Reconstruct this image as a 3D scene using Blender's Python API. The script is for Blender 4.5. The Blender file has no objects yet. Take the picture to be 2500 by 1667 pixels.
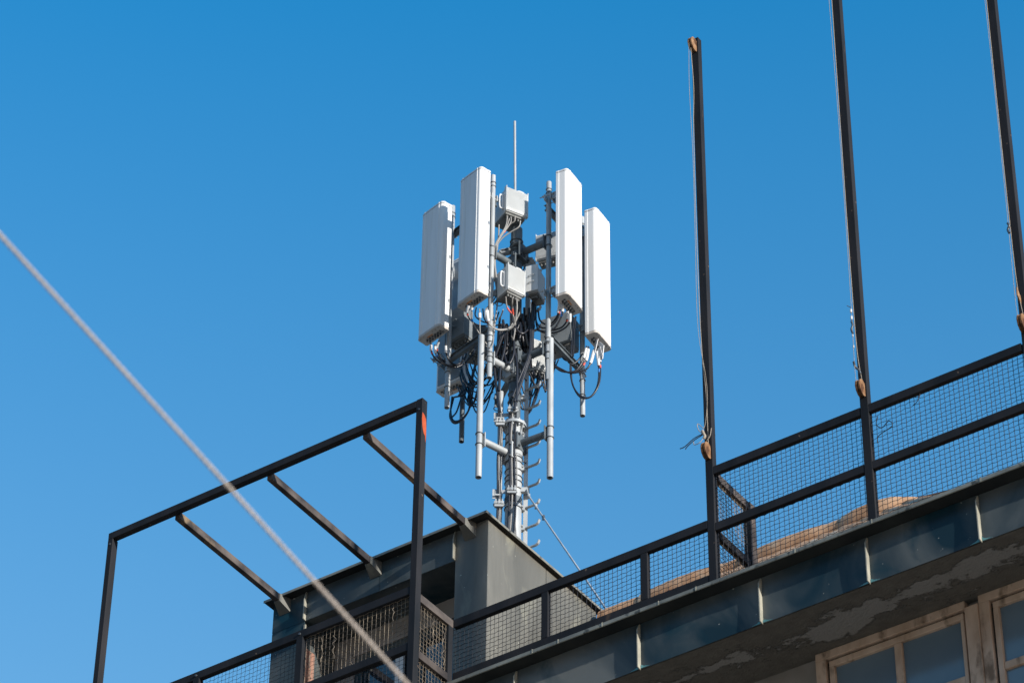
import bpy, math, random
from mathutils import Vector, Matrix, Euler
random.seed(7)
PI = math.pi
S = bpy.context.scene
COL = S.collection

# ---------------------------------------------------------------- camera
# world frame: X along the facade, Y into the building, Z up (metres)
cam_data = bpy.data.cameras.new('camera')
cam = bpy.data.objects.new('camera', cam_data)
COL.objects.link(cam)
S.camera = cam
CAM_POS = Vector((10.572, -17.504, 1.6))
_yaw, _pitch, _roll = math.radians(-35.37288), math.radians(39.41966), math.radians(0.78403)
def _cam_axes():
    cp, sp, cr, sr = math.cos(_pitch), math.sin(_pitch), math.cos(_roll), math.sin(_roll)
    R, F, U = Vector((1, 0, 0)), Vector((0, cp, sp)), Vector((0, -sp, cp))
    R, U = cr*R + sr*U, -sr*R + cr*U
    rot = Matrix.Rotation(-_yaw, 3, 'Z')
    return rot @ R, rot @ U, rot @ F
_R, _U, _F = _cam_axes()
cam.matrix_world = Matrix((( _R.x, _U.x, -_F.x, CAM_POS.x), (_R.y, _U.y, -_F.y, CAM_POS.y), (_R.z, _U.z, -_F.z, CAM_POS.z), (0, 0, 0, 1)))
cam_data.sensor_fit = 'HORIZONTAL'
cam_data.sensor_width = 36.0
cam_data.lens = 8114.17/2500*36
cam_data.clip_start = 0.5
cam_data.clip_end = 5000
cam_data.dof.use_dof = True
cam_data.dof.focus_distance = 30.0
cam_data.dof.aperture_fstop = 5.6

# ---------------------------------------------------------------- light
SUN = Vector((1.0, -0.175, 0.25)).normalized()          # towards the sun
sun_el = math.asin(SUN.z)
sun_az = math.atan2(SUN.x, SUN.y)
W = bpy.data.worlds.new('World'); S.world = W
W.use_nodes = True
nt = W.node_tree
for n in list(nt.nodes): nt.nodes.remove(n)
sky = nt.nodes.new('ShaderNodeTexSky'); sky.sky_type = 'NISHITA'; sky.sun_disc = False
sky.sun_elevation = sun_el; sky.sun_rotation = sun_az
sky.air_density = 1.5; sky.dust_density = 1.0; sky.ozone_density = 6.0
# the sky deepens from pale blue low down to saturated blue overhead
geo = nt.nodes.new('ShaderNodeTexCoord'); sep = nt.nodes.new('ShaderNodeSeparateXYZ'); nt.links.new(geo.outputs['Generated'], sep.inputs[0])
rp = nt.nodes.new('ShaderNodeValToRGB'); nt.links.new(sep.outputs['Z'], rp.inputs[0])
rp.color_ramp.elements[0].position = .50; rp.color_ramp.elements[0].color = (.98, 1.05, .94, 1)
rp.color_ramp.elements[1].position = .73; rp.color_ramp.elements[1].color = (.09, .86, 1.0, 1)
e_ = rp.color_ramp.elements.new(.34); e_.color = (.34, .31, .36, 1)      # low sky dimmed on purpose, cuts fill light on shaded faces
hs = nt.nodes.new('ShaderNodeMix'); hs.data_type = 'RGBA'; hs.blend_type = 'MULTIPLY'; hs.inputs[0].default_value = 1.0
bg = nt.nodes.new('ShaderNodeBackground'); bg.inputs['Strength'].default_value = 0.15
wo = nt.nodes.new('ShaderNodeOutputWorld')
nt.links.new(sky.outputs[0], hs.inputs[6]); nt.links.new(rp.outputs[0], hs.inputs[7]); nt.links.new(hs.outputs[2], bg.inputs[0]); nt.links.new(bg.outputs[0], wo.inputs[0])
sd = bpy.data.lights.new('sun', 'SUN'); sd.energy = 3.2; sd.angle = math.radians(0.5); sd.color = (1.0, 0.955, 0.89)
so = bpy.data.objects.new('sun', sd); COL.objects.link(so)
so.rotation_euler = SUN.to_track_quat('Z', 'Y').to_euler()
S.view_settings.view_transform = 'Standard'; S.view_settings.look = 'None'
S.view_settings.gamma = 1.0; S.view_settings.exposure = 0.95
S.view_settings.use_curve_mapping = False

# ---------------------------------------------------------------- materials
def mat(name, c1, c2=None, rough=0.5, metal=0.0, scale=4.0, detail=6.0, lo=0.35, hi=0.65, bump=0.0, bscale=None, stretch=(1, 1, 1), spec=0.5, c3=None, lo3=0.6, hi3=0.68, scale3=3.0, rvar=0.0, coat=0.0, dist=0.0, spk=None, nrough=.5):
    m = bpy.data.materials.new(name); m.use_nodes = True
    t = m.node_tree; N = t.nodes; L = t.links
    b = N['Principled BSDF']
    b.inputs['Roughness'].default_value = rough; b.inputs['Metallic'].default_value = metal
    b.inputs['Specular IOR Level'].default_value = spec
    b.inputs['Coat Weight'].default_value = coat
    b.inputs['Base Color'].default_value = (*c1, 1)
    tc = N.new('ShaderNodeTexCoord'); mp = N.new('ShaderNodeMapping'); mp.inputs['Scale'].default_value = stretch
    L.new(tc.outputs['Object'], mp.inputs['Vector'])
    def noise(sc, det=detail, d=dist):
        n = N.new('ShaderNodeTexNoise'); n.inputs['Scale'].default_value = sc; n.inputs['Detail'].default_value = det; n.inputs['Roughness'].default_value = nrough; n.inputs['Distortion'].default_value = d
        L.new(mp.outputs[0], n.inputs['Vector']); return n
    def ramp(n, a, z, ca, cz):
        r = N.new('ShaderNodeValToRGB'); r.color_ramp.elements[0].position = a; r.color_ramp.elements[1].position = z
        r.color_ramp.elements[0].color = (*ca, 1); r.color_ramp.elements[1].color = (*cz, 1)
        L.new(n.outputs['Fac'], r.inputs[0]); return r
    if c2 is not None:
        n1 = noise(scale); r1 = ramp(n1, lo, hi, c1, c2); out = r1.outputs[0]
        if c3 is not None:
            n3 = noise(scale3); r3 = ramp(n3, lo3, hi3, (0, 0, 0), (1, 1, 1))
            mx = N.new('ShaderNodeMix'); mx.data_type = 'RGBA'
            L.new(r3.outputs[0], mx.inputs[0]); L.new(out, mx.inputs[6]); mx.inputs[7].default_value = (*c3, 1); out = mx.outputs[2]
        if spk is not None:      # bird droppings and paint flecks
            ns = N.new('ShaderNodeTexNoise'); ns.inputs['Scale'].default_value = spk[1]; ns.inputs['Detail'].default_value = 1.0; L.new(tc.outputs['Object'], ns.inputs['Vector'])
            rs = ramp(ns, spk[2], spk[2]+.025, (0, 0, 0), (1, 1, 1))
            mx = N.new('ShaderNodeMix'); mx.data_type = 'RGBA'; L.new(rs.outputs[0], mx.inputs[0]); L.new(out, mx.inputs[6]); mx.inputs[7].default_value = (*spk[0], 1); out = mx.outputs[2]
        L.new(out, b.inputs['Base Color'])
        if rvar:
            rr = N.new('ShaderNodeMapRange'); rr.inputs['To Min'].default_value = max(0.02, rough-rvar); rr.inputs['To Max'].default_value = rough+rvar
            L.new(n1.outputs['Fac'], rr.inputs['Value']); L.new(rr.outputs[0], b.inputs['Roughness'])
    if bump:
        nb = noise(bscale or scale*3); bp = N.new('ShaderNodeBump'); bp.inputs['Strength'].default_value = bump; bp.inputs['Distance'].default_value = 0.02
        L.new(nb.outputs['Fac'], bp.inputs['Height']); L.new(bp.outputs[0], b.inputs['Normal'])
    return m

M = {}
M['steel'] = mat('black_painted_steel', (.014, .016, .019), (.034, .032, .034), rough=.6, scale=2.2, lo=.3, hi=.75, stretch=(2, 2, .6), c3=(.10, .07, .05), lo3=.67, hi3=.80, scale3=2.9, spec=.08, bump=.06, bscale=40, spk=((.14, .10, .075), 19, .77))
M['beam'] = mat('weathered_beam_steel', (.036, .032, .032), (.13, .108, .095), rough=.6, scale=3.4, lo=.40, hi=.66, c3=(.25, .18, .11), lo3=.62, hi3=.72, scale3=2.2, spec=.10, bump=.05, bscale=40)
M['mesh'] = mat('crimped_wire', (.010, .011, .016), (.02, .02, .024), rough=.5, scale=7, spec=.2)
M['mesh_rust'] = mat('rusty_wire', (.09, .075, .06), (.30, .24, .17), rough=.6, scale=9, lo=.40, hi=.65, spec=.3)
M['orange'] = mat('orange_primer', (.36, .06, .022), (.44, .10, .045), rough=.7, scale=9, spec=.1)
M['zinc'] = mat('weathered_zinc', (.10, .098, .085), (.175, .17, .148), rough=.5, metal=.1, scale=1.3, lo=.32, hi=.68, stretch=(1.8, 1.8, .6), c3=(.245, .24, .19), lo3=.55, hi3=.76, scale3=2.6, bump=.10, bscale=3, rvar=.12, spec=.3, spk=((.36, .36, .31), 30, .775), dist=.6, nrough=.58)
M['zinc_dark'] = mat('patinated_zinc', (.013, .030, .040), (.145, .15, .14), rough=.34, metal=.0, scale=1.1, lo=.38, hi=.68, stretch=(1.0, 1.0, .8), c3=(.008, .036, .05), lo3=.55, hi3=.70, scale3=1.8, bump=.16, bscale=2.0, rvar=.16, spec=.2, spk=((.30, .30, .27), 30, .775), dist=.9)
M['cap'] = mat('shaded_roof_cap', (.020, .023, .024), (.035, .037, .035), rough=.6, scale=3, spec=.1)  # shade under the roof edges is put into this base colour
M['seam'] = mat('bright_seam', (.27, .26, .21), (.38, .36, .29), rough=.5, scale=8)
M['verdigris'] = mat('verdigris_stain', (.06, .20, .22), (.14, .33, .33), rough=.6, scale=14)
M['coping'] = mat('coping_metal', (.15, .15, .13), (.27, .26, .215), rough=.55, scale=5, lo=.35, hi=.65, c3=(.07, .07, .06), lo3=.58, hi3=.66, scale3=16, metal=.2)
M['soffit'] = mat('peeling_soffit', (.165, .15, .128), (.105, .096, .083), rough=.95, scale=11, lo=.3, hi=.7, c3=(.265, .25, .23), lo3=.505, hi3=.55, scale3=3.0, bump=1.0, bscale=30, spec=.05, detail=15, stretch=(.75, 1.3, 1), dist=.1, nrough=.74)
M['wood'] = mat('cream_window_wood', (.40, .275, .19), (.58, .425, .315), rough=.75, scale=5, lo=.3, hi=.6, stretch=(1, 1, .4), c3=(.21, .145, .10), lo3=.54, hi3=.66, scale3=7, bump=.25, bscale=34, spec=.1, nrough=.6)
M['gap'] = mat('dark_gap', (.02, .016, .012), rough=.9)
M['glass'] = mat('window_glass', (.11, .155, .19), (.13, .18, .215), rough=.14, scale=2, spec=.8, bump=.02, bscale=2)
M['glass2'] = mat('rooftop_glass', (.012, .02, .03), (.02, .03, .04), rough=.03, scale=2, spec=1.0, bump=.02, bscale=3)
M['plaster'] = mat('grey_plaster', (.27, .235, .205), (.35, .31, .28), rough=.85, scale=6, bump=.1)
M['salmon'] = mat('salmon_plaster', (.27, .135, .095), (.32, .17, .12), rough=.85, scale=8, bump=.1)
M['wall'] = mat('rendered_wall', (.21, .185, .155), (.28, .25, .22), rough=.9, scale=3, bump=.15)
M['tile'] = mat('terracotta', (.46, .25, .135), (.56, .35, .215), rough=.85, scale=4, c3=(.45, .38, .29), lo3=.54, hi3=.64, scale3=2.4, bump=.12, bscale=18, spec=.1)
M['mortar'] = mat('ridge_mortar', (.42, .35, .25), (.34, .31, .27), rough=.9, scale=9, bump=.3)
M['rru_shaded'] = mat('shaded_radio_casting', (.15, .17, .18), (.21, .23, .24), rough=.5, scale=4, spec=.2)  # radio unit casting darkened: shade on the rear units put into the colour
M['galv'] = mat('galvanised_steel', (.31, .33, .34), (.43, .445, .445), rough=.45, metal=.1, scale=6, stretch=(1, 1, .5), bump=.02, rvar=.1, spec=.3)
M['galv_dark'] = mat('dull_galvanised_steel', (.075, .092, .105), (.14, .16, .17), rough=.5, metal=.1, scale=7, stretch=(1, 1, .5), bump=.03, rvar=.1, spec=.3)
M['clamp'] = mat('dark_clamp_steel', (.07, .08, .09), (.12, .13, .14), rough=.45, metal=.5, scale=9)
M['radome'] = mat('white_radome', (.72, .715, .695), (.78, .78, .77), rough=.4, scale=1.5, c3=(.64, .615, .56), lo3=.57, hi3=.80, scale3=4, stretch=(5, 5, .22), spec=.3, nrough=.6)
M['endcap'] = mat('antenna_end_plate', (.46, .41, .36), (.55, .50, .45), rough=.6, scale=10)
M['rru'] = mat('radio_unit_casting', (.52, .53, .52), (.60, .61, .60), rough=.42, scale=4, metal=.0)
M['rru_dark'] = mat('connector_plate', (.10, .105, .10), (.17, .17, .165), rough=.55, scale=9)
M['cable'] = mat('black_cable_sheath', (.010, .011, .016), (.022, .022, .028), rough=.35, scale=8)
M['cable_grey'] = mat('grey_cable_sheath', (.20, .19, .18), (.29, .28, .26), rough=.4, scale=8)
M['boot'] = mat('white_tape', (.62, .63, .64), (.70, .70, .70), rough=.5, scale=12)
M['red'] = mat('red_tape', (.62, .06, .03), (.68, .09, .05), rough=.5, scale=12)
M['bluetape'] = mat('blue_tape', (.02, .16, .50), (.03, .2, .56), rough=.5, scale=12)
M['gasket'] = mat('cap_gasket', (.05, .05, .055), rough=.8)
M['backplate'] = mat('antenna_back_plate', (.20, .22, .235), (.28, .30, .31), rough=.45, metal=.2, scale=4)
M['label'] = mat('orange_label', (.50, .19, .07), (.56, .25, .10), rough=.6, scale=20)
M['rope'] = mat('pale_rope', (.26, .22, .17), (.36, .31, .25), rough=.8, scale=60)
M['pulley'] = mat('rusty_pulley', (.19, .095, .045), (.32, .19, .105), rough=.75, scale=10, c3=(.09, .045, .025), lo3=.5, hi3=.6, scale3=12, spec=.1)
M['strand'] = mat('weathered_strand', (.34, .29, .25), (.42, .36, .31), rough=.8, scale=40)
M['ground'] = mat('street_paving', (.42, .33, .245), (.48, .38, .285), rough=.9, scale=.6)
M['roofing'] = mat('flat_roofing', (.16, .155, .15), (.22, .21, .2), rough=.9, scale=2)

# the plaster has peeled along a band in the middle of the soffit
_t = M['soffit'].node_tree; _N = _t.nodes; _L = _t.links
_mix = [n for n in _N if n.type == 'MIX'][0]; _ramp = _mix.inputs[0].links[0].from_node; _noise = _ramp.inputs[0].links[0].from_node
_tc = [n for n in _N if n.type == 'TEX_COORD'][0]; _sp = _N.new('ShaderNodeSeparateXYZ'); _L.new(_tc.outputs['Object'], _sp.inputs[0])
_w = _N.new('ShaderNodeTexNoise'); _w.inputs['Scale'].default_value = .9; _L.new(_tc.outputs['Object'], _w.inputs['Vector'])
_a1 = _N.new('ShaderNodeMath'); _a1.operation = 'MULTIPLY_ADD'; _a1.inputs[1].default_value = .5; _a1.inputs[2].default_value = .05; _L.new(_w.outputs['Fac'], _a1.inputs[0])
_a2 = _N.new('ShaderNodeMath'); _a2.operation = 'ADD'; _L.new(_sp.outputs['Y'], _a2.inputs[0]); _L.new(_a1.outputs[0], _a2.inputs[1])
_a3 = _N.new('ShaderNodeMath'); _a3.operation = 'ABSOLUTE'; _L.new(_a2.outputs[0], _a3.inputs[0])
_a4 = _N.new('ShaderNodeMapRange'); _a4.inputs['From Min'].default_value = 0; _a4.inputs['From Max'].default_value = .22; _a4.inputs['To Min'].default_value = .10; _a4.inputs['To Max'].default_value = -.10; _L.new(_a3.outputs[0], _a4.inputs['Value'])
_a5 = _N.new('ShaderNodeMath'); _a5.operation = 'ADD'; _L.new(_noise.outputs['Fac'], _a5.inputs[0]); _L.new(_a4.outputs[0], _a5.inputs[1]); _L.new(_a5.outputs[0], _ramp.inputs[0])
_bp = [n for n in _N if n.type == 'BUMP'][0]; _b2 = _N.new('ShaderNodeBump'); _b2.inputs['Strength'].default_value = .8; _b2.inputs['Distance'].default_value = .02; _b2.invert = True
_L.new(_ramp.outputs[0], _b2.inputs['Height']); _L.new(_bp.outputs[0], _b2.inputs['Normal']); _L.new(_b2.outputs[0], _N['Principled BSDF'].inputs['Normal'])

# ---------------------------------------------------------------- mesh helpers
class MB:
    def __init__(s): s.v = []; s.f = []; s.smooth = []
    def add(s, vs, fs, smooth=False):
        o = len(s.v); s.v += [tuple(p) for p in vs]; s.f += [tuple(i+o for i in f) for f in fs]; s.smooth += [smooth]*len(fs); return s
    def box(s, x0, x1, y0, y1, z0, z1):
        vs = [(x, y, z) for z in (z0, z1) for y in (y0, y1) for x in (x0, x1)]
        return s.add(vs, [(0, 2, 3, 1), (4, 5, 7, 6), (0, 1, 5, 4), (2, 6, 7, 3), (0, 4, 6, 2), (1, 3, 7, 5)])
    def hexa(s, vs):   # eight corners ordered as box()
        return s.add(vs, [(0, 2, 3, 1), (4, 5, 7, 6), (0, 1, 5, 4), (2, 6, 7, 3), (0, 4, 6, 2), (1, 3, 7, 5)])
    def tube(s, pts, r, n=8, cap=True, r2=None):
        pts = [Vector(p) for p in pts]; k = len(pts); rings = []
        t0 = (pts[1]-pts[0]).normalized(); up = Vector((0, 0, 1)) if abs(t0.z) < .9 else Vector((1, 0, 0))
        a = t0.cross(up).normalized()
        for i, p in enumerate(pts):
            t = (pts[min(i+1, k-1)]-pts[max(i-1, 0)]).normalized()
            a = (a-t*a.dot(t)).normalized(); b = t.cross(a)
            rr = r if r2 is None else r+(r2-r)*i/(k-1)
            rings.append([p+rr*(math.cos(2*PI*j/n)*a+math.sin(2*PI*j/n)*b) for j in range(n)])
        vs = [q for g in rings for q in g]; fs = []
        for i in range(k-1):
            for j in range(n): fs.append((i*n+j, i*n+(j+1) % n, (i+1)*n+(j+1) % n, (i+1)*n+j))
        s.add(vs, fs, n > 4)
        if cap: s.add(rings[0], [tuple(range(n))[::-1]]); s.add(rings[-1], [tuple(range(n))])
        return s
    def pipe(s, p, q, r, wall=.006, n=16):   # open hollow pipe along z
        p, q = Vector(p), Vector(q)
        s.tube([p, q], r, n, cap=False)
        d = (q-p).normalized()
        s.tube([q-d*.001, p+d*.001], r-wall, n, cap=False)
        for c, sg in ((p, 1), (q, -1)):
            up = Vector((1, 0, 0)) if abs(d.x) < .9 else Vector((0, 1, 0)); a = d.cross(up).normalized(); b = d.cross(a)
            vs = [c+rr*(math.cos(2*PI*j/n)*a+math.sin(2*PI*j/n)*b) for rr in (r, r-wall) for j in range(n)]
            s.add(vs, [((j, (j+1) % n, n+(j+1) % n, n+j) if sg < 0 else (j, n+j, n+(j+1) % n, (j+1) % n)) for j in range(n)])
        s.tube([p+d*.25, p+d*.26], r-wall*.9, n)      # plug deep inside so the bore reads dark
        return s
    def torus(s, c, R, r, nrm=(0, 0, 1), n=20, m=6, sz=1):
        c = Vector(c); nrm = Vector(nrm).normalized(); up = Vector((1, 0, 0)) if abs(nrm.x) < .9 else Vector((0, 1, 0))
        a = nrm.cross(up).normalized(); b = nrm.cross(a); vs = []; fs = []
        for i in range(n):
            d = math.cos(2*PI*i/n)*a+math.sin(2*PI*i/n)*b
            for j in range(m):
                w = 2*PI*j/m; vs.append(c+d*(R+r*math.cos(w))+nrm*(r*sz*math.sin(w)))
        for i in range(n):
            for j in range(m): fs.append((i*m+j, ((i+1) % n)*m+j, ((i+1) % n)*m+(j+1) % m, i*m+(j+1) % m))
        return s.add(vs, fs, True)
    def prism(s, poly, axis, t0, t1, smooth=False):   # poly: list of (a,b); axis 'x': (y,z), 'y': (x,z), 'z': (x,y)
        def P(a, b, t): return {'x': (t, a, b), 'y': (a, t, b), 'z': (a, b, t)}[axis]
        n = len(poly); vs = [P(a, b, t0) for a, b in poly]+[P(a, b, t1) for a, b in poly]
        fs = [(i, (i+1) % n, n+(i+1) % n, n+i) for i in range(n)]
        s.add(vs, fs, smooth); s.add(vs[:n], [tuple(range(n))[::-1]]); s.add(vs[n:], [tuple(range(n))])
        return s
    def build(s, name, m, parent=None, bevel=0.0, auto=True):
        me = bpy.data.meshes.new(name)
        off = ORG.get(parent.name, Vector((0, 0, 0))) if parent else Vector((0, 0, 0))
        me.from_pydata([tuple(Vector(p)-off) for p in s.v], [], s.f)
        me.polygons.foreach_set('use_smooth', s.smooth)
        me.materials.append(m); me.update()
        import bmesh
        bm = bmesh.new(); bm.from_mesh(me); bmesh.ops.recalc_face_normals(bm, faces=bm.faces); bm.to_mesh(me); bm.free()
        o = bpy.data.objects.new(name, me); COL.objects.link(o)
        if parent: o.parent = parent; ORG[o.name] = off
        if bevel:
            bv = o.modifiers.new('bevel', 'BEVEL'); bv.width = bevel; bv.segments = 2; bv.limit_method = 'ANGLE'; bv.angle_limit = math.radians(40)
        return o
ORG = {}
def tag(o, label=None, cat=None, group=None, kind=None):
    if label: o['label'] = label
    if cat: o['category'] = cat
    if group: o['group'] = group
    if kind: o['kind'] = kind
    return o
def thing(name, loc, label, cat, group=None, world=True):
    o = bpy.data.objects.new(name, None); COL.objects.link(o); o.location = loc; o.empty_display_size = .1
    ORG[o.name] = Vector(loc) if world else Vector((0, 0, 0))
    return tag(o, label, cat, group)
def children(o): return [c for c in bpy.data.objects if c.parent == o]
def copy_tree(o, parent=None):
    c = o.copy(); COL.objects.link(c)
    if parent: c.parent = parent
    for ch in children(o): copy_tree(ch, c)
    return c
def bez(pts, n=5):   # Catmull-Rom through the points
    P = [Vector(p) for p in pts]; P = [P[0]*2-P[1]]+P+[P[-1]*2-P[-2]]; out = []
    for i in range(1, len(P)-2):
        for k in range(n):
            t = k/n; a, b, c, d = P[i-1:i+3]
            out.append(.5*((2*b)+(c-a)*t+(2*a-5*b+4*c-d)*t*t+(3*b-a-3*c+d)*t**3))
    out.append(P[-2]); return out
def wire_panel(o, ux, w, h, pitch=.041, r=.0025, skip_h=0.0, phase=0.0):
    """woven crimped mesh: corner o, unit direction ux, width w, height h"""
    mb = MB(); o = Vector(o); ux = Vector(ux).normalized(); nz = ux.cross(Vector((0, 0, 1)))
    a = .003; nx = int(w/pitch); nzn = int(h/pitch); x0 = (w-nx*pitch)/2; z0 = (h-nzn*pitch)/2
    ph = random.uniform(0, 6); sag = random.uniform(.004, .010)
    for i in range(nx+1):
        jit = random.uniform(-.0025, .0025)+.003*math.sin(i*.7+ph); x = x0+i*pitch
        pts = [o+ux*(x+jit)+Vector((0, 0, -.012))]
        for j in range(nzn+1):
            sg = 1 if (i+j) % 2 else -1
            pts.append(o+ux*(x+jit+random.uniform(-.0012, .0012)+.0008*sg)+Vector((0, 0, z0+j*pitch))+nz*.001*sg)
        pts.append(o+ux*(x+jit)+Vector((0, 0, h+.012))); mb.tube(pts, r, 4, cap=False)
    for j in range(nzn+1):
        jit = random.uniform(-.002, .002); z = z0+j*pitch
        pts = [o+ux*(-.012)+Vector((0, 0, z+jit))]
        for i in range(nx+1):
            sg = -1 if (i+j) % 2 else 1
            pts.append(o+ux*(x0+i*pitch)+Vector((0, 0, z+jit+.0018*sg+random.uniform(-.001, .001)-sag*math.sin(PI*i/nx)*math.sin(PI*j/max(1, nzn))))+nz*a*sg)
        pts.append(o+ux*(w+.012)+Vector((0, 0, z+jit))); mb.tube(pts, r, 4, cap=False)
    return mb

# ================================================================ SETTING
g = MB(); g.add([(-600, -600, 0), (600, -600, 0), (600, 600, 0), (-600, 600, 0)], [(0, 1, 2, 3)])
tag(g.build('ground', M['ground']), kind='structure')

# ================================================================ BUILDING
bld = thing('apartment_building', (0, .54, 0), 'old apartment building with a dark metal roof fascia, peeling soffit and cream wooden windows', 'building')
X0, X1 = -14.0, 7.5
FB, FT = 15.49, 15.895            # bottom and top of the fascia
# wall with two window openings near the head (z 13.9 to 15.42)
OPEN = [(.56, 1.815), (1.925, 3.18), (3.29, 4.55)]
w = MB(); xs = X0
for a, b in OPEN:
    w.box(xs, a, .60, .90, 0, 15.49); w.box(a, b, .60, .90, 0, 13.9); xs = b
w.box(xs, X1, .60, .90, 0, 15.49)
w.box(X0, X1, .90, 12, 0, 15.49)
w.build('wall', M['wall'], bld)
s_ = MB(); s_.box(X0, X1, -.015, 12, 15.49, 15.56)
s_.build('soffit', M['soffit'], bld)
# fascia sheets between standing seams
seams = [-9.0, -8.0, -7.0, -6.0, -5.0, -3.9, -2.85, -1.745, -.615, .455, 1.362, 2.272, 3.19, 4.11, 5.03, 5.95, 6.87]
edges = [X0]+seams+[X1]
for i in range(len(edges)-1):
    a, b = edges[i], edges[i+1]
    m = MB(); nx, nz = 8, 4; vs = []; fs = []
    for j in range(nz+1):
        for k in range(nx+1):
            u, v = k/nx, j/nz
            bow = .007*math.sin(PI*u)*math.sin(PI*v)*random.uniform(.4, 1.3)*(1 if i % 2 else -.7)
            vs.append((a+(b-a)*u, -.03-bow-.004*u, FB-.004+(FT-FB+.004)*v))
    for j in range(nz):
        for k in range(nx): q = j*(nx+1)+k; fs.append((q, q+1, q+nx+2, q+nx+1))
    m.add(vs, fs, True)
    p = m.build('fascia_panel', M['zinc_dark'], bld)
    if i < len(seams):
        x = seams[i]
        m = MB(); m.prism([(-.030, FB-.012), (-.072, FB-.004), (-.072, FT-.07), (-.04, FT-.01), (-.030, FT-.01)], 'x', x-.004, x+.004)
        m.build('standing_seam', M['seam'], p)
        m = MB()
        for sx, n in ((1, 5), (-1, 5)):
            pts = [(x+sx*.006, FB-.002)]+[(x+sx*(.006+.07*q/n), FB+.001+.038*(1-q/n)**1.5*random.uniform(.5, 1)) for q in range(n)]+[(x+sx*.09, FB-.002)]
            m.prism(pts, 'y', -.0385, -.0365)
        m.build('verdigris_stain', M['verdigris'], p)
m = MB(); m.box(X0, X1, -.024, .35, FB+.075, FT); m.build('parapet', M['wall'], bld)
# coping with a drip lip along the roof edge
m = MB(); m.prism([(-.148, 15.898), (-.148, 15.928), (-.02, 15.94), (.38, 15.955), (.38, 15.899), (-.02, 15.899)], 'x', X0, X1)
cop = m.build('coping', M['cap'], bld)
m = MB(); m.prism([(-.153, 15.900), (-.156, 15.904), (-.156, 15.932), (-.147, 15.936), (-.147, 15.9285), (-.1485, 15.9275), (-.1485, 15.900)], 'x', X0, X1); m.build('drip_edge', M['coping'], cop)
for x in [-7.2, -6.1, -4.9, -3.7, -2.75, -1.52, -1.28, -.88, -.37, -.04, .82, 1.47, 2.36, 3.3, 4.3, 5.2]:
    m = MB(); t = random.uniform(.006, .016)
    m.prism([(-.1565, 15.898), (-.1585, 15.901), (-.1585, 15.936), (-.05, 15.945), (-.05, 15.940), (-.1565, 15.9335)], 'x', x, x+t)
    m.build('joint_strip', M['seam'], cop)
# flat roof deck behind the parapet, tiled roof in front of it
m = MB(); m.box(X0, X1, .35, 12, 15.56, 15.75); m.build('roof_deck', M['roofing'], bld)
m = MB(); m.box(-11, -2, 5.4, 11.5, 15.75, 17.4); m.build('rear_roof', M['roofing'], bld)

# tiled gable roof running from the penthouse to a hip
def roofz(y): return 18.36-(2.72-y)*.90
m = MB(); vs = []; fs = []; NX, NY = 260, 10
xa, xb, ya, yb = -2.73, .40, .45, 2.72
for j in range(NY+1):
    v = j/NY
    for i in range(NX+1):
        y = ya+(yb-ya)*v; xr = xb+(yb-y)*.95
        x = xa+(xr-xa)*i/NX; wv = .018*math.sin(2*PI*x/.21)
        vs.append((x, y, roofz(y)+wv-.012*((v*14) % 1)))
for j in range(NY):
    for i in range(NX): q = j*(NX+1)+i; fs.append((q, q+1, q+NX+2, q+NX+1))
m.add(vs, fs, True)
# back slope, hip end and underside
zr = roofz(yb)
m.add([(xa, yb, zr), (xb, yb, zr), (xb+2.2, 5.0, 16.0), (xa, 5.0, 16.0)], [(0, 1, 2, 3)])
xe = xb+(yb-ya)*.95
m.add([(xb, yb, zr), (xe, ya, roofz(ya)), (xb+2.2, 5.0, 16.0)], [(0, 1, 2)])
m.box(xa, xe-.1, .6, 4.9, 15.75, roofz(.6)-.03)
roof = m.build('tiled_roof', M['tile'], bld)
# ridge tiles: long humped caps bedded in mortar
for i, (a, b, hump) in enumerate(((-2.74, -2.24, .006), (-2.30, -1.22, .034), (-1.27, -.20, .026), (-.26, .46, .038))):
    m = MB(); vs = []; fs = []; n = 16; q_ = 20
    for q in range(q_+1):
        t = q/q_; x = a+(b-a)*t
        rr = .128+hump*(math.sin(PI*min(1, t*1.15+.08))**.7 if t < .8 else max(0, math.sin(PI*.998*min(1, t*1.15+.08))))+random.uniform(-.002, .002)
        if i == 3 and t > .5: rr *= math.sqrt(1-.86*((t-.5)/.5)**2)
        for k in range(n+1):
            w_ = -.28*PI+1.56*PI*k/n
            vs.append((x, yb+rr*math.cos(w_), zr-.085+rr*math.sin(w_)*(1+random.uniform(-.008, .008))))
    for q in range(q_):
        for k in range(n): z = q*(n+1)+k; fs.append((z, z+1, z+n+2, z+n+1))
    m.add(vs, fs, True); m.add(vs[:n+1], [tuple(range(n+1))]); m.add(vs[-n-1:], [tuple(range(n+1))])
    m.build('ridge_tile', M['tile'], roof)

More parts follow.
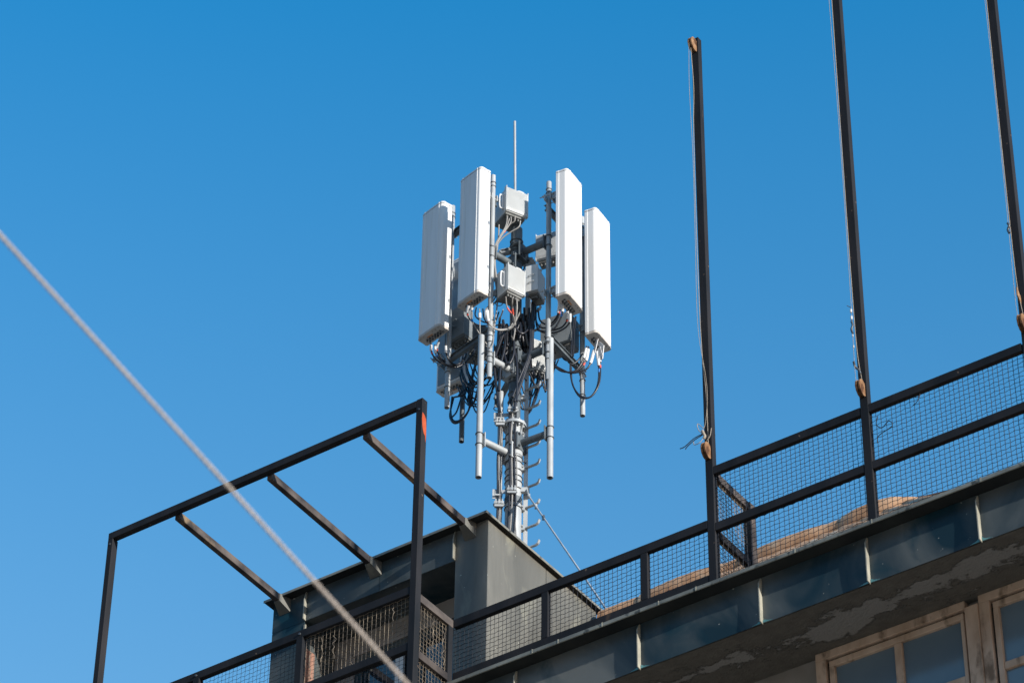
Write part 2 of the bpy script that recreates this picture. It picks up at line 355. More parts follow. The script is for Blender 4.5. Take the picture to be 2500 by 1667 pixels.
# windows under the soffit
def window(a, b, split, trans):
    m = MB(); ff = .535
    m.box(a, b, ff, .64, 15.418, 15.487)                                    # head
    m.box(a, a+.085, ff, .64, 13.9, 15.4175); m.box(b-.0, b+.108, ff-.012, .64, 13.9, 15.4175)   # jambs
    fr = m.build('window', M['wood'], bld, bevel=.004)
    m = MB(); m.box(a+.085, a+.105, .575, .62, 13.9, 15.405); m.box(b-.022, b, .575, .62, 13.9, 15.405); m.box(a+.105, b-.022, .575, .62, 15.398, 15.418)
    m.build('shadow_gap', M['gap'], fr)
    x0, x1 = a+.105, b-.022
    m = MB(); sy = .548
    m.box(x0, x1, sy, .60, 15.345, 15.3975); m.box(x0, x0+.045, sy, .60, 13.95, 15.3445); m.box(x1-.03, x1, sy, .60, 13.95, 15.3445); m.box(x0+.0455, x1-.0305, sy, .60, 13.95, 14.01)
    if split: m.box(split-.032, split+.032, sy+.003, .60, 14.0105, 15.3445)
    spans = [(x0+.0455, (split-.0325) if split else x1-.0305)]+([(split+.0325, x1-.0305)] if split else [])
    for k, (p, q) in enumerate(spans):
        if k in trans: m.box(p, q, sy+.006, .60, 14.805, 14.868)
    m.build('sash', M['wood'], fr, bevel=.006)
    m = MB(); m.box(x0+.02, x1-.02, .578, .584, 13.98, 15.37); m.build('pane', M['glass'], fr)
    return fr
window(.56, 1.815, 1.243, (1,))
window(1.925, 3.18, 2.60, (0, 1))
window(3.29, 4.55, 3.92, (0, 1))

# ================================================================ PENTHOUSE
ph = thing('rooftop_penthouse', (-3.9, 1.9, 15.75), 'grey zinc clad rooftop penthouse with flat overhanging roof and recessed front behind mesh', 'rooftop room')
PX0, PX1, PY0, PY1, PT = -5.14, -2.823, 1.045, 2.70, 18.445
CX0, CX1, CZ = -4.78, -3.155, 18.145          # opening between the two columns
def sheet(m, x0, x1, y, z0, z1, n=10, k=8, amp=.004, along='x'):
    """slightly buckled metal sheet with a returned edge"""
    vs = []; fs = []; ph = random.uniform(0, 6)
    for j in range(k+1):
        for i in range(n+1):
            u, v = i/n, j/k; e = math.sin(PI*u)*math.sin(PI*v)
            w_ = y-amp*e*(1.2+math.sin(5*u+ph)+.8*math.sin(7*v+ph*2))
            p = x0+(x1-x0)*u
            vs.append((p, w_, z0+(z1-z0)*v) if along == 'x' else (-w_, p, z0+(z1-z0)*v))
    for j in range(k):
        for i in range(n): q = j*(n+1)+i; fs.append((q, q+1, q+n+2, q+n+1))
    return m.add(vs, fs, True)
m = MB(); m.box(PX0, PX1-.012, 1.58, PY1, 15.76, PT); m.box(CX1, PX1-.012, PY0+.012, 1.579, 15.76, PT)
wl = m.build('wall', M['zinc'], ph)
m = MB(); sheet(m, PY0, 1.92, -PX1-.0, 15.9, PT-.002, along='y'); m.build('side_sheet', M['zinc'], ph)
m = MB(); sheet(m, 1.926, PY1, -PX1-.0, 15.9, PT-.002, along='y'); m.build('side_sheet', M['zinc'], ph)
m = MB(); sheet(m, CX1-.002, PX1+.003, PY0, 15.9, PT-.002); m.build('front_sheet', M['zinc'], ph)
m = MB(); m.box(PX0, CX0, PY0+.001, 1.579, 15.76, CZ-.003); m.build('column', M['zinc_dark'], ph)
m = MB(); m.box(CX0+.001, CX0+.010, PY0+.03, 1.20, 15.76, CZ-.27); m.build('inner_reveal', M['salmon'], ph)  # salmon stops at the sunlit patch; shade beyond it is the column's dark colour
m = MB(); m.box(PX0, CX1-.0005, PY0+.006, 1.579, CZ-.002, PT); fs_ = m.build('front_fascia', M['zinc_dark'], ph)
for x0, x1 in ((PX0, CX0+.004), (CX0+.016, -3.97), (-3.965, CX1-.012)):
    m = MB(); sheet(m, x0, x1, PY0, CZ, PT-.002, amp=.003); m.build('fascia_sheet', M['zinc_dark'], ph)
for x in (CX0+.01, CX1-.006):
    m = MB(); m.prism([(PY0-.002, CZ-.005), (PY0-.036, CZ+.005), (PY0-.036, PT-.09), (PY0-.012, PT-.004), (PY0-.002, PT-.004)], 'x', x-.005, x+.005)
    m.build('standing_seam', M['seam'], ph)
m = MB(); m.box(CX0-.003, CX0+.014, PY0-.004, PY0+.012, 17.2, CZ-.04); m.build('edge_trim', M['seam'], ph)
# thin roof sheet with a pale drip edge
m = MB(); m.box(PX0-.045, PX1+.042, PY0-.083, PY1+.05, PT+.001, PT+.016); rf = m.build('roof', M['cap'], ph)
m = MB(); e = .004
m.box(PX0-.049, PX1+.046, PY0-.088, PY0-.0835, PT-.002, PT+.022); m.box(PX1+.0425, PX1+.047, PY0-.083, PY1+.05, PT-.002, PT+.022)
m.build('drip_edge', M['coping'], rf)
# recessed back wall: plaster band above a dark framed window
BY = 1.48
m = MB(); m.box(CX0+.01, CX1-.001, BY, BY+.098, 17.93, CZ-.004); m.box(CX0+.01, CX0+.23, BY, BY+.098, 15.76, 17.929); m.build('recess_wall', M['plaster'], ph)
m = MB(); m.box(CX0+.231, CX1-.001, BY+.01, BY+.07, 17.815, 17.928); m.box(CX0+.231, CX0+.31, BY+.01, BY+.07, 15.9, 17.814); m.box(-3.87, -3.80, BY+.01, BY+.07, 15.9, 17.814); m.box(-3.24, CX1-.001, BY+.01, BY+.07, 15.9, 17.814)
wf = m.build('window', M['zinc_dark'], ph, bevel=.004)
m = MB(); m.box(CX0+.31, -3.24, BY+.03, BY+.04, 15.9, 17.815); m.build('pane', M['glass2'], wf)
m = MB(); m.box(-4.09, -4.0, BY-.015, BY+.008, 16.2, 17.81); m.build('mullion', M['radome'], wf)

# ================================================================ PERGOLA FRAME over the bay
YF = -.51
pg = thing('pergola_frame', (-4.1, YF, 15.5), 'open black steel frame with three beams reaching back to the penthouse roof', 'steel frame')
def post(x0, x1, z1, name='post'):
    m = MB(); m.box(x0, x1, YF, YF+.07, 15.5, z1); return m.build(name, M['steel'], pg, bevel=.004)
post(-5.745, -5.69, 18.475)
rp = post(-2.447, -2.385, 18.55)
m = MB(); m.box(-5.745, -2.4475, YF, YF+.06, 18.4755, 18.545); m.build('top_rail', M['steel'], pg, bevel=.004)
m = MB(); m.prism([(YF+.006, 18.40), (YF+.03, 18.39), (YF+.055, 18.36), (YF+.062, 18.27), (YF+.064, 18.19), (YF+.058, 18.12), (YF+.05, 18.18), (YF+.03, 18.20), (YF+.012, 18.25), (YF+.002, 18.33)], 'x', -2.3848, -2.3835)
tag(m.build('paint_patch', M['orange'], rp), 'orange paint patch near the top of the post')
for x in (-5.046, -4.046, -3.039):
    m = MB(); y0, y1 = YF+.0605, PY0-.0045
    m.hexa([(x, y0, 18.438), (x+.052, y0, 18.438), (x, y1, 18.388), (x+.052, y1, 18.388), (x, y0, 18.508), (x+.052, y0, 18.508), (x, y1, 18.458), (x+.052, y1, 18.458)])
    b = m.build('beam', M['beam'], pg, bevel=.004)
    m = MB(); y0 = .935
    m.hexa([(x-.004, y0, 18.385), (x+.056, y0, 18.385), (x-.022, y1, 18.305), (x+.100, y1, 18.305), (x-.004, y0, 18.461), (x+.056, y0, 18.461), (x-.022, y1, 18.440), (x+.100, y1, 18.440)])
    m.build('beam_shoe', M['zinc'], b)

# ================================================================ RAILINGS
def rail(mb, x0, x1, y0, y1, z0, z1): mb.box(x0, x1, y0, y1, z0, z1)
# bay front railing
br = thing('mesh_railing', (-4.1, YF, 15.5), 'black bay railing of woven wire mesh standing below the open steel frame', 'railing')
m = MB(); m.box(-5.689, -2.4475, YF+.004, YF+.054, 16.616, 16.688); m.build('top_rail', M['steel'], br, bevel=.003)
m = MB(); m.box(-5.689, -2.4475, YF+.004, YF+.054, 16.086, 16.156); m.build('middle_rail', M['steel'], br, bevel=.003)
m = MB(); m.box(-5.689, -2.4475, YF+.004, YF+.054, 15.55, 15.62); m.build('bottom_rail', M['steel'], br, bevel=.003)
px = [-5.689, -4.63, -3.567, -2.4475]
for x in px[1:3]:
    m = MB(); m.box(x, x+.064, YF+.001, YF+.058, 15.5, 16.6155); m.build('post', M['steel'], br, bevel=.003)
for i in range(3):
    a = px[i]+(.064 if i else 0); b = px[i+1]
    for z0, z1 in ((15.62, 16.086), (16.156, 16.616)):
        wire_panel((a, YF+.034, z0), (1, 0, 0), b-a, z1-z0, r=.0019).build('mesh_panel', M['mesh_rust' if i == 2 and z1 > 16.5 else 'mesh'], br)
for x, z, h in ((-3.33, 16.25, .30), (-3.20, 16.3, .22), (-3.02, 16.18, .09), (-2.62, 16.42, .15), (-3.43, 16.2, .25)):
    MB().tube(bez([(x+random.uniform(-.012, .012), YF+.034+random.uniform(-.02, .012), z+h*k/6) for k in range(7)], 3), .0028, 5).build('loose_wire', M['mesh_rust'], br)
# bay side return railing
sr = thing('mesh_railing', (-2.386, -.2, 15.5), 'short mesh side railing running back from the orange marked post to the roof edge', 'railing')
XR = -2.386
for nm, z0, z1 in (('top_rail', 16.555, 16.628), ('middle_rail', 16.03, 16.098), ('bottom_rail', 15.55, 15.62)):
    m = MB(); m.box(XR-.05, XR, YF+.0705, -.06 if nm != 'top_rail' else -.001, z0, z1); m.build(nm, M['beam'], sr, bevel=.003)
m = MB(); m.box(XR-.05, XR, -.0595, -.0005, 15.96, 16.5545); m.build('post', M['steel'], sr, bevel=.003)
wire_panel((XR-.025, YF+.07, 16.098), (0, 1, 0), .38, .457, r=.0018).build('mesh_panel', M['mesh_rust'], sr)
wire_panel((XR-.025, YF+.07, 15.62), (0, 1, 0), .38, .41, r=.0018).build('mesh_panel', M['mesh_rust'], sr)
for y, z, h in ((-.24, 16.2, .28), (-.10, 16.16, .32), (-.19, 16.25, .16)):
    MB().tube(bez([(XR-.02+random.uniform(-.008, .01), y+random.uniform(-.012, .012), z+h*k/7) for k in range(8)], 3), .003, 5).build('loose_wire', M['mesh_rust'], sr)
# low railing along the roof edge
lr = thing('mesh_railing', (-1.2, 0, 15.95), 'low black mesh railing on the roof edge between the bay and the first flagpole', 'railing')
m = MB(); m.box(-2.386, -.014, 0, .045, 16.56, 16.636); m.build('top_rail', M['steel'], lr, bevel=.003)
m = MB(); m.box(-2.386, -.014, .002, .043, 16.055, 16.128); m.build('bottom_rail', M['steel'], lr, bevel=.003)
px = [-2.386, -1.543, -.62, -.014]
for x in px[1:3]:
    m = MB(); m.box(x, x+.062, .001, .044, 16.1285, 16.5595); m.build('post', M['steel'], lr, bevel=.003)
    m = MB(); m.box(x+.01, x+.05, .005, .04, 15.945, 16.0545); m.build('foot', M['steel'], lr)
for i in range(3):
    a = px[i]+(.062 if i else .0); b = px[i+1]
    wire_panel((a, .024, 16.128), (1, 0, 0), b-a, .432).build('mesh_panel', M['mesh'], lr)
# tall railings between the flagpoles
POLES = [-.013, 1.36, 2.722, 4.09]
for i, lab in enumerate(('tall black mesh railing panel between the first and second flagpole', 'tall black mesh railing panel between the second and third flagpole', 'tall black mesh railing panel beyond the third flagpole')):
    a, b = POLES[i]+.0715, POLES[i+1]-.0005
    t = thing('mesh_railing', ((a+b)/2, 0, 15.95), lab, 'railing', 'tall railings between flagpoles')
    for nm, z0, z1 in (('top_rail', 17.048, 17.122), ('middle_rail', 16.512, 16.586), ('bottom_rail', 15.975, 16.035)):
        m = MB(); m.box(a, b, .002, .044, z0, z1); m.build(nm, M['steel'], t, bevel=.003)
    wire_panel((a, .024, 16.035), (1, 0, 0), b-a, .477).build('mesh_panel', M['mesh'], t)
    wire_panel((a, .024, 16.586), (1, 0, 0), b-a, .462).build('mesh_panel', M['mesh'], t)
    if i == 1:
        m = MB(); m.tube(bez([(1.50, .012, 16.98), (1.49, .0, 16.9), (1.53, .01, 16.86), (1.60, -.01, 16.88), (1.62, .0, 16.83), (1.5, .01, 16.80), (1.48, .012, 16.74)], 4), .0035, 5); m.build('loose_wire', M['mesh'], t); m = MB()
        m.tube(bez([(1.82, .01, 17.02), (1.85, 0, 17.0), (1.87, .01, 17.03), (1.84, .0, 16.96), (1.8, .01, 16.95)], 4), .003, 5)
        m.build('loose_wire', M['mesh'], t)
t = thing('mesh_railing', (.04, .34, 15.95), 'short mesh return panel running back behind the first flagpole', 'railing')
for nm, z0, z1 in (('top_rail', 17.03, 17.10), ('middle_rail', 16.475, 16.545), ('bottom_rail', 15.975, 16.035)):
    m = MB(); m.box(.012, .058, .0735, .5195, z0, z1); m.build(nm, M['beam'], t, bevel=.003)
m = MB(); m.box(.004, .066, .52, .60, 15.76, 17.10); m.build('post', M['beam'], t, bevel=.003)
wire_panel((.035, .075, 16.035), (0, 1, 0), .444, .44).build('mesh_panel', M['mesh_rust'], t)
wire_panel((.035, .075, 16.545), (0, 1, 0), .444, .485).build('mesh_panel', M['mesh_rust'], t)

for root, spots in ((pg, [(-5.7175, 18.42), (-2.416, 18.44)]), (br, [(-4.6, 16.65), (-3.535, 16.65), (-3.535, 16.12), (-4.6, 16.12)])):
    for x, z in spots:
        m = MB(); m.tube([(x, YF+.003, z), (x, YF-.006, z)], .011, 6); m.build('bolt', M['clamp'], root)

# ================================================================ FLAGPOLES
def pulley(z):
    """D-shaped block on the pole front: two cheeks and a sheave, plane across the facade"""
    prof = [(0, -.070), (-.025, -.078), (-.05, -.070), (-.075, -.042), (-.085, 0), (-.079, .038), (-.06, .062), (-.032, .068), (0, .05)]
    small = [(y*.86, q*.86) for y, q in prof]
    m = MB()
    m.prism([(y-.001, q+z) for y, q in prof], 'x', -.020, -.008); m.prism([(y-.001, q+z) for y, q in prof], 'x', .008, .020)
    m.prism([(y-.001, q+z) for y, q in small], 'x', -.0079, .0079)
    return m
fp = thing('flagpole', (POLES[0]+.0355, 0, 15.945), 'first flagpole, the only one whose rusty top pulley is in view', 'flagpole', 'flagpoles on the roof edge', world=False)
m = MB(); m.box(-.0345, .0345, 0, .056, .0, 5.80); m.build('shaft', M['steel'], fp, bevel=.004)
pulley(5.70).build('top_pulley', M['pulley'], fp, bevel=.002)
pulley(1.325).build('cleat', M['pulley'], fp, bevel=.002)
fps = [fp]
for x in POLES[1:3]:
    c = copy_tree(fp); c.location.x = x+.0355; fps.append(c)
fps[1]['label'] = 'second flagpole, with pale clips on its halyard above a rusty cleat'
fps[2]['label'] = 'third flagpole, rightmost at the picture edge, with a knot halfway on its halyard'
fps[1].rotation_euler.y = math.radians(.1); fps[2].rotation_euler.y = math.radians(.45)
def line(pts, r=.0030, n=5): return MB().tube(bez(pts, 5), r, n)
# halyards
m = line([(-.004, -.06, 5.64), (-.012, -.02, 5.2), (-.03, -.012, 4.8), (-.037, -.012, 4.0), (-.034, -.012, 3.0), (-.022, -.01, 2.3), (.002, -.01, 1.9), (.008, -.012, 1.4)])
m.tube(bez([(-.006, -.085, 5.68), (-.034, -.055, 5.2), (-.030, -.040, 4.4), (-.040, -.03, 3.5), (-.042, -.03, 2.6), (.002, -.012, 2.1), (.014, -.012, 1.85), (-.004, -.02, 1.62), (-.02, -.03, 1.54)], 5), .002, 5)
m.build('halyard', M['rope'], fps[0])
m = MB(); m.tube(bez([(-.03, -.03, 1.53), (-.02, -.035, 1.5), (-.01, -.03, 1.47), (-.02, -.03, 1.45)], 3), .012, 6)
m.tube(bez([(-.02, -.03, 1.55), (-.06, -.05, 1.60), (-.055, -.05, 1.54), (-.03, -.03, 1.5)], 4), .003, 5)
m.tube(bez([(-.02, -.03, 1.46), (-.04, -.06, 1.40), (-.09, -.06, 1.40), (-.095, -.06, 1.43)], 4), .003, 5)
m.tube(bez([(.0, -.02, 1.43), (.03, -.02, 1.46), (.045, -.02, 1.53)], 4), .0035, 5)
m.build('knot', M['rope'], fps[0])
m = MB(); m.tube(bez([(-.03, -.03, 1.50), (-.10, -.05, 1.47), (-.17, -.07, 1.41), (-.21, -.08, 1.40)], 4), .004, 5); m.tube(bez([(-.03, -.03, 1.49), (-.09, -.05, 1.455), (-.15, -.07, 1.40), (-.165, -.07, 1.38)], 4), .004, 5)
m.build('loose_end', M['cable'], fps[0])
for i, p in ((1, fps[1]), (2, fps[2])):
    m = line([(-.03, -.01, 5.64), (-.03, -.012, 4), (-.028, -.012, 2.6), (-.02, -.014, 1.75), (.006, -.014, 1.4)])
    m.tube(bez([(-.018, -.085, 5.66), (-.03, -.035, 4), (-.03, -.035, 2.4), (-.024, -.06, 1.6), (-.008, -.085, 1.36)], 5), .002, 5)
    m.build('halyard', M['rope'], p)
m = MB()
for z, h, r in ((2.07, .028, .009), (2.0, .03, .009), (1.83, .018, .006), (1.72, .022, .006)): m.tube([(-.031, -.045, z), (-.030, -.046, z+h)], r, 8)
m.build('halyard_clip', M['rru'], fps[1])
m = MB(); m.tube(bez([(-.03, -.05, 1.98), (-.025, -.045, 1.94), (-.035, -.05, 1.9), (-.028, -.045, 1.86)], 4), .009, 6); m.tube(bez([(-.02, -.08, 1.56), (-.025, -.05, 1.53), (-.005, -.03, 1.5), (.0, -.02, 1.47)], 4), .009, 6)
m.tube([(-.03, -.045, 2.12), (-.055, -.06, 2.14)], .003, 5)
m.build('knot', M['clamp'], fps[1])
m = MB(); m.tube(bez([(-.03, -.045, 2.30), (-.02, -.045, 2.27), (-.035, -.04, 2.24), (-.025, -.045, 2.20)], 4), .010, 6); m.build('knot', M['clamp'], fps[2])
m = MB(); m.prism([(-.001, 1.60), (-.05, 1.66), (-.05, 1.58), (-.001, 1.52)], 'x', -.015, -.005); m.build('cleat_plate', M['pulley'], fps[2])

# ================================================================ ANTENNA MAST
MX, MY = -6.673, 6.853
E1 = Vector((.8154, .5789, 0)); E2 = Vector((-.5789, .8154, 0))
def mp(u, v, z): return Vector((MX, MY, 0))+u*E1+v*E2+Vector((0, 0, z))
def dirv(phi): a = math.radians(phi); return math.cos(a)*E1+math.sin(a)*E2      # heading, degrees
mast = thing('antenna_mast', (MX, MY, 17.4), 'galvanised tubular antenna mast with step rungs standing behind the penthouse', 'mast')
ZF = 24.874
m = MB(); m.tube([mp(0, 0, 17.4), mp(0, 0, ZF-.02)], .094, 28); lt = m.build('lower_tube', M['galv'], mast)
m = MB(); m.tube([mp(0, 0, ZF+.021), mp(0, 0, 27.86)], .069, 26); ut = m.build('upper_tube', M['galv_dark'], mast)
m = MB(); m.tube([mp(0, 0, ZF-.0195), mp(0, 0, ZF-.001)], .142, 32); m.tube([mp(0, 0, ZF+.001), mp(0, 0, ZF+.0205)], .138, 32)
for k in range(10):
    d = dirv(k*36+10)*.117
    m.tube([mp(0, 0, ZF-.05)+d, mp(0, 0, ZF+.05)+d], .011, 6)
for k in range(6):
    d = dirv(k*60+20); n = Vector((-d.y, d.x, 0))*.004; c = mp(0, 0, ZF)
    p = [c+d*.09+Vector((0, 0, -.0196)), c+d*.138+Vector((0, 0, -.0196)), c+d*.094+Vector((0, 0, -.15))]
    vs = [q+n for q in p]+[q-n for q in p]; m.add(vs, [(0, 1, 2), (5, 4, 3), (0, 3, 4, 1), (1, 4, 5, 2), (2, 5, 3, 0)])
m.build('flange', M['galv'], mast)
def ring(z, r, t=.007, mt='clamp', n='ring_clamp'): return MB().torus(mp(0, 0, z), r+.004, t, n=24, sz=1.0).build(n, M[mt], mast)
for z in (27.66, 27.60, 27.50, 27.36, 27.31, 27.18, 27.13, 26.3, 26.02, 25.62, 25.5, 25.34, 25.22): ring(z, .069, .009)
for z in (24.72, 24.60, 24.40, 24.33, 24.22, 24.13, 24.06, 23.96, 23.7): ring(z, .094, .007)
for z, r, mt in ((24.66, .099, 'galv'), (24.47, .099, 'galv'), (23.80, .1, 'galv_dark')):
    m = MB(); m.tube([mp(0, 0, z-.04), mp(0, 0, z+.04)], r+.003, 28); m.build('mast_band', M[mt], mast)
def obox(m, c, d, l, w, h):
    """box centred at c: length l along heading vector d, width w across, height h"""
    d = Vector(d).normalized(); n = Vector((0, 0, 1)).cross(d); c = Vector(c)
    vs = [c+d*(sx*l/2)+n*(sy*w/2)+Vector((0, 0, sz*h/2)) for sz in (-1, 1) for sy in (-1, 1) for sx in (-1, 1)]
    return m.hexa(vs)
def ubolts(m, c, r, d, dz=.06):
    for s in (-1, 1): m.torus(Vector(c)+Vector((0, 0, s*dz)), r+.006, .006, n=16, m=5)
# mounting pipes (open tubes)
PIPES = {1: (-.78, .285, 25.36, 28.47), 2: (-.292, -.265, 25.37, 28.48), 3: (.379, -.25, 25.36, 28.40), 4: (.79, .40, 25.36, 28.42), 5: (-.615, 1.0, 25.42, 28.35), 6: (-.02, 1.02, 25.5, 28.3),
         7: (-.392, -.30, 23.92, 25.96), 8: (.405, -.25, 23.965, 25.97), 9: (-.158, -.03, 22.6, 25.35), 10: (.15, .32, 26.4, 27.5)}
PR = {7: .036, 8: .037, 9: .032, 10: .03}
pobj = {}
for k, (u, v, a, b) in PIPES.items():
    m = MB(); m.pipe(mp(u, v, a), mp(u, v, b), PR.get(k, .031), .005, 18)
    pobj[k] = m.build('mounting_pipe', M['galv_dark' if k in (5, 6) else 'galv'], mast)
    if k in (1, 2, 3, 4):
        m = MB()
        for z in (a+.52, a+.61, a+.30, b-.12, b-.18): m.torus(mp(u, v, z), .035, .005, n=16, m=5)
        m.build('pipe_clamp', M['clamp'], pobj[k])
# support arms from the mast to the pipes, with clamp plates
def arm(u0, v0, u1, v1, z, r, mt, za=0.0):
    p, q = mp(u0, v0, z), mp(u1, v1, z+za); d = (q-p).normalized()
    m = MB(); m.tube([p+d*.10, q-d*.055], r, 18); a = m.build('support_arm', M[mt], mast)
    pm = M['galv' if mt == 'galv' else 'galv_dark']
    m = MB(); obox(m, q-d*.048, d, .012, .10, .20); m.build('end_plate', pm, a, bevel=.002)
    m = MB(); obox(m, p+d*.098, d, .02, .20, .22)
    for s in (-1, 1):
        obox(m, p+d*.055+Vector((0, 0, s*.10)), d, .10, .19, .012)
    m.build('saddle_plate', pm, a, bevel=.002)
    for s in (-1, 1):
        MB().torus(q+Vector((0, 0, s*.075)), .041, .006, n=16, m=5).build('pipe_clamp', M['clamp'], a)
        n = Vector((0, 0, 1)).cross(d)
        for t in (-1, 1):
            m = MB(); m.tube([p+d*.13+n*(t*.075)+Vector((0, 0, s*.085)), p-d*.12+n*(t*.075)+Vector((0, 0, s*.085))], .008, 6)
            m.tube([p+d*.105+n*(t*.075)+Vector((0, 0, s*.085)), p+d*.125+n*(t*.075)+Vector((0, 0, s*.085))], .017, 6); m.build('clamp_bolt', M['clamp'], a)
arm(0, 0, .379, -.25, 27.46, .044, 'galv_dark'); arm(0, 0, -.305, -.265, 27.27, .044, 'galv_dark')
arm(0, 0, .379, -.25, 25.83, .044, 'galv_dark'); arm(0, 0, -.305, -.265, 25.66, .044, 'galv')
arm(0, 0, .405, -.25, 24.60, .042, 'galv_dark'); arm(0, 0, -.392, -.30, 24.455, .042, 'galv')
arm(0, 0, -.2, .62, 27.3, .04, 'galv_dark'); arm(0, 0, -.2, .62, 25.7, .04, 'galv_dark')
# outrigger bars between neighbouring pipes
for a, b, zz in ((1, 2, (26.1, 28.05)), (3, 4, (26.05, 28.0)), (5, 6, (26.75, 28.0))):
    for z in zz:
        p, q = mp(*PIPES[a][:2], z), mp(*PIPES[b][:2], z); d = (q-p).normalized()
        m = MB(); obox(m, (p+q)/2+dirv(90)*.05, d, (q-p).length+.12, .012, .075); obox(m, (p+q)/2+dirv(90)*.045+Vector((0, 0, .037)), d, (q-p).length+.12, .05, .008); obox(m, (p+q)/2+dirv(90)*.045-Vector((0, 0, .037)), d, (q-p).length+.12, .05, .008)
        m.build('outrigger_bar', M['galv_dark'], mast)
# bright clamp pairs near the mast head
for u, v, z, ph in ((-.13, .02, 27.52, -20), (.13, .03, 27.38, -15)):
    m = MB(); d = dirv(ph); c = mp(u, v, z)
    obox(m, c, d, .17, .03, .03); obox(m, c+dirv(ph+90)*.07+Vector((0, 0, .03)), d, .17, .03, .03); obox(m, c+dirv(ph+90)*.035+Vector((0, 0, .055)), d, .13, .08, .012)
    for s in (-1, 1): m.tube([c+d*(s*.06)-dirv(ph+90)*.06, c+d*(s*.06)+dirv(ph+90)*.15], .008, 6); obox(m, c+d*(s*.06)-dirv(ph+90)*.025, dirv(ph+90), .02, .03, .03)
    m.build('pipe_bracket', M['galv'], mast, bevel=.002)
# side conduit brackets
for z in (24.99, 23.90):
    m = MB(); obox(m, mp(-.125, -.065, z), dirv(172), .17, .012, .05); obox(m, mp(-.205, -.05, z-.02), dirv(90), .010, .06, .13); obox(m, mp(-.165, -.075, z-.05), dirv(0), .09, .02, .02)
    m.build('conduit_bracket', M['galv'], mast, bevel=.002)
# climbing rail with step rungs
m = MB(); obox(m, mp(.118, .05, 24.95), dirv(0), .012, .05, 5.0); obox(m, mp(.140, .03, 24.95), dirv(90), .012, .044, 5.0); cr = m.build('climbing_rail', M['galv'], mast)
z = 22.62
while z < 27.3:
    m = MB(); d = dirv(-34); q = mp(.13, .03, z)
    pts = [q, q+d*.150, q+d*.180+Vector((0, 0, .012)), q+d*.197+Vector((0, 0, .052))]
    for i in range(3):
        a, b = pts[i], pts[i+1]; n = Vector((0, 0, 1)).cross(d)*.016; h = Vector((0, 0, .006)) if i < 2 else d*.005
        m.hexa([a-n-h, b-n-h, a+n-h, b+n-h, a-n+h, b-n+h, a+n+h, b+n+h])
    m.build('step_rung', M['galv'], cr); z += .281
for z in (24.75, 24.28, 23.72, 23.45, 25.3):
    m = MB(); obox(m, mp(.10, .02, z), dirv(0), .06, .06, .05); obox(m, mp(.10, -.02, z+.015), dirv(90), .03, .02, .02); m.build('rail_clamp', M['galv'], mast, bevel=.002)
# feeder cables clipped to the mast front, each a thing of its own
for i, (u, v, r, mt, z0, z1) in enumerate(((-.047, -.112, .012, 'cable', 22.4, 25.2), (-.024, -.116, .010, 'cable_grey', 22.4, 25.2), (.012, -.116, .011, 'cable', 22.4, 25.3), (.030, -.112, .007, 'cable_grey', 22.4, 24.4), (-.178, -.075, .009, 'cable', 23.2, 25.1), (-.158, -.08, .006, 'cable_grey', 23.2, 25.6), (-.138, -.078, .007, 'cable', 23.4, 24.9))):
    pts = [mp(u+random.uniform(-.004, .004)+.010*math.sin(k*1.3+i), v, z0+(z1-z0)*k/10) for k in range(11)]
    m = MB(); m.tube(bez(pts, 3), r, 8)
    side = i >= 4
    tag(m.build('feeder_cable', M[mt], None), 'vertical feeder cable clipped to the left conduit of the mast' if side else 'vertical feeder cable clipped to the front of the mast tube', 'cable', 'feeder cables beside the mast' if side else 'feeder cables down the mast front')
for u, v, z in ((-.02, -.125, 25.03), (-.02, -.125, 23.88), (-.16, -.085, 24.87), (-.16, -.085, 23.72)):
    m = MB()
    for k in (-1, 0, 1): obox(m, mp(u+k*.036, v-.01, z), dirv(8*k), .032, .05, .035); m.tube([mp(u+k*.036, v-.03, z-.01), mp(u+k*.036, v-.03, z+.045)], .008, 6)
    obox(m, mp(u, v+.02, z), dirv(0), .13, .02, .03); obox(m, mp(u, v-.005, z-.035), dirv(0), .10, .04, .03)
    m.build('cable_clamp', M['galv'], mast, bevel=.002)
# whip rod on the mast head
wr = thing('whip_antenna', mp(-.03, .12, 27.75), 'slim straight grey whip rod rising above all the white antennas', 'rod antenna')
m = MB(); m.tube([mp(-.015, .12, 27.75), mp(-.042, .12, 29.74)], .0155, 10); m.build('rod', M['galv'], wr)
m = MB(); m.tube([mp(-.012, .12, 27.75), mp(-.018, .12, 28.1)], .024, 10); m.build('base_socket', M['galv_dark'], wr)
# guy wire
a, b = mp(.13, -.03, 23.95), Vector((-2.70, 2.86, 18.33)); d = (b-a).normalized()
gw = thing('guy_wire', a, 'thin pale guy wire slanting from the mast down to the ridge of the tiled roof', 'wire')
m = MB(); m.tube([a+d*.35, b], .010, 8); m.build('wire', M['galv'], gw)
m = MB(); obox(m, a-dirv(0)*.02, dirv(0), .14, .05, .06); m.tube([a+dirv(0)*.02+Vector((0, 0, .02)), a+d*.40], .010, 6); m.tube([a+dirv(-20)*.03-Vector((0, 0, .05)), a+d*.38], .007, 6); m.build('shackle', M['galv'], gw)
for t in (.42, 1.15, 1.9):
    m = MB(); obox(m, a+d*t, Vector((d.x, d.y, 0)), .055, .02, .035); m.tube([a+d*(t-.05), a+d*(t+.05)], .015, 8); m.build('turnbuckle' if t == 1.9 else 'wire_clip', M['clamp' if t == 1.9 else 'galv'], gw)

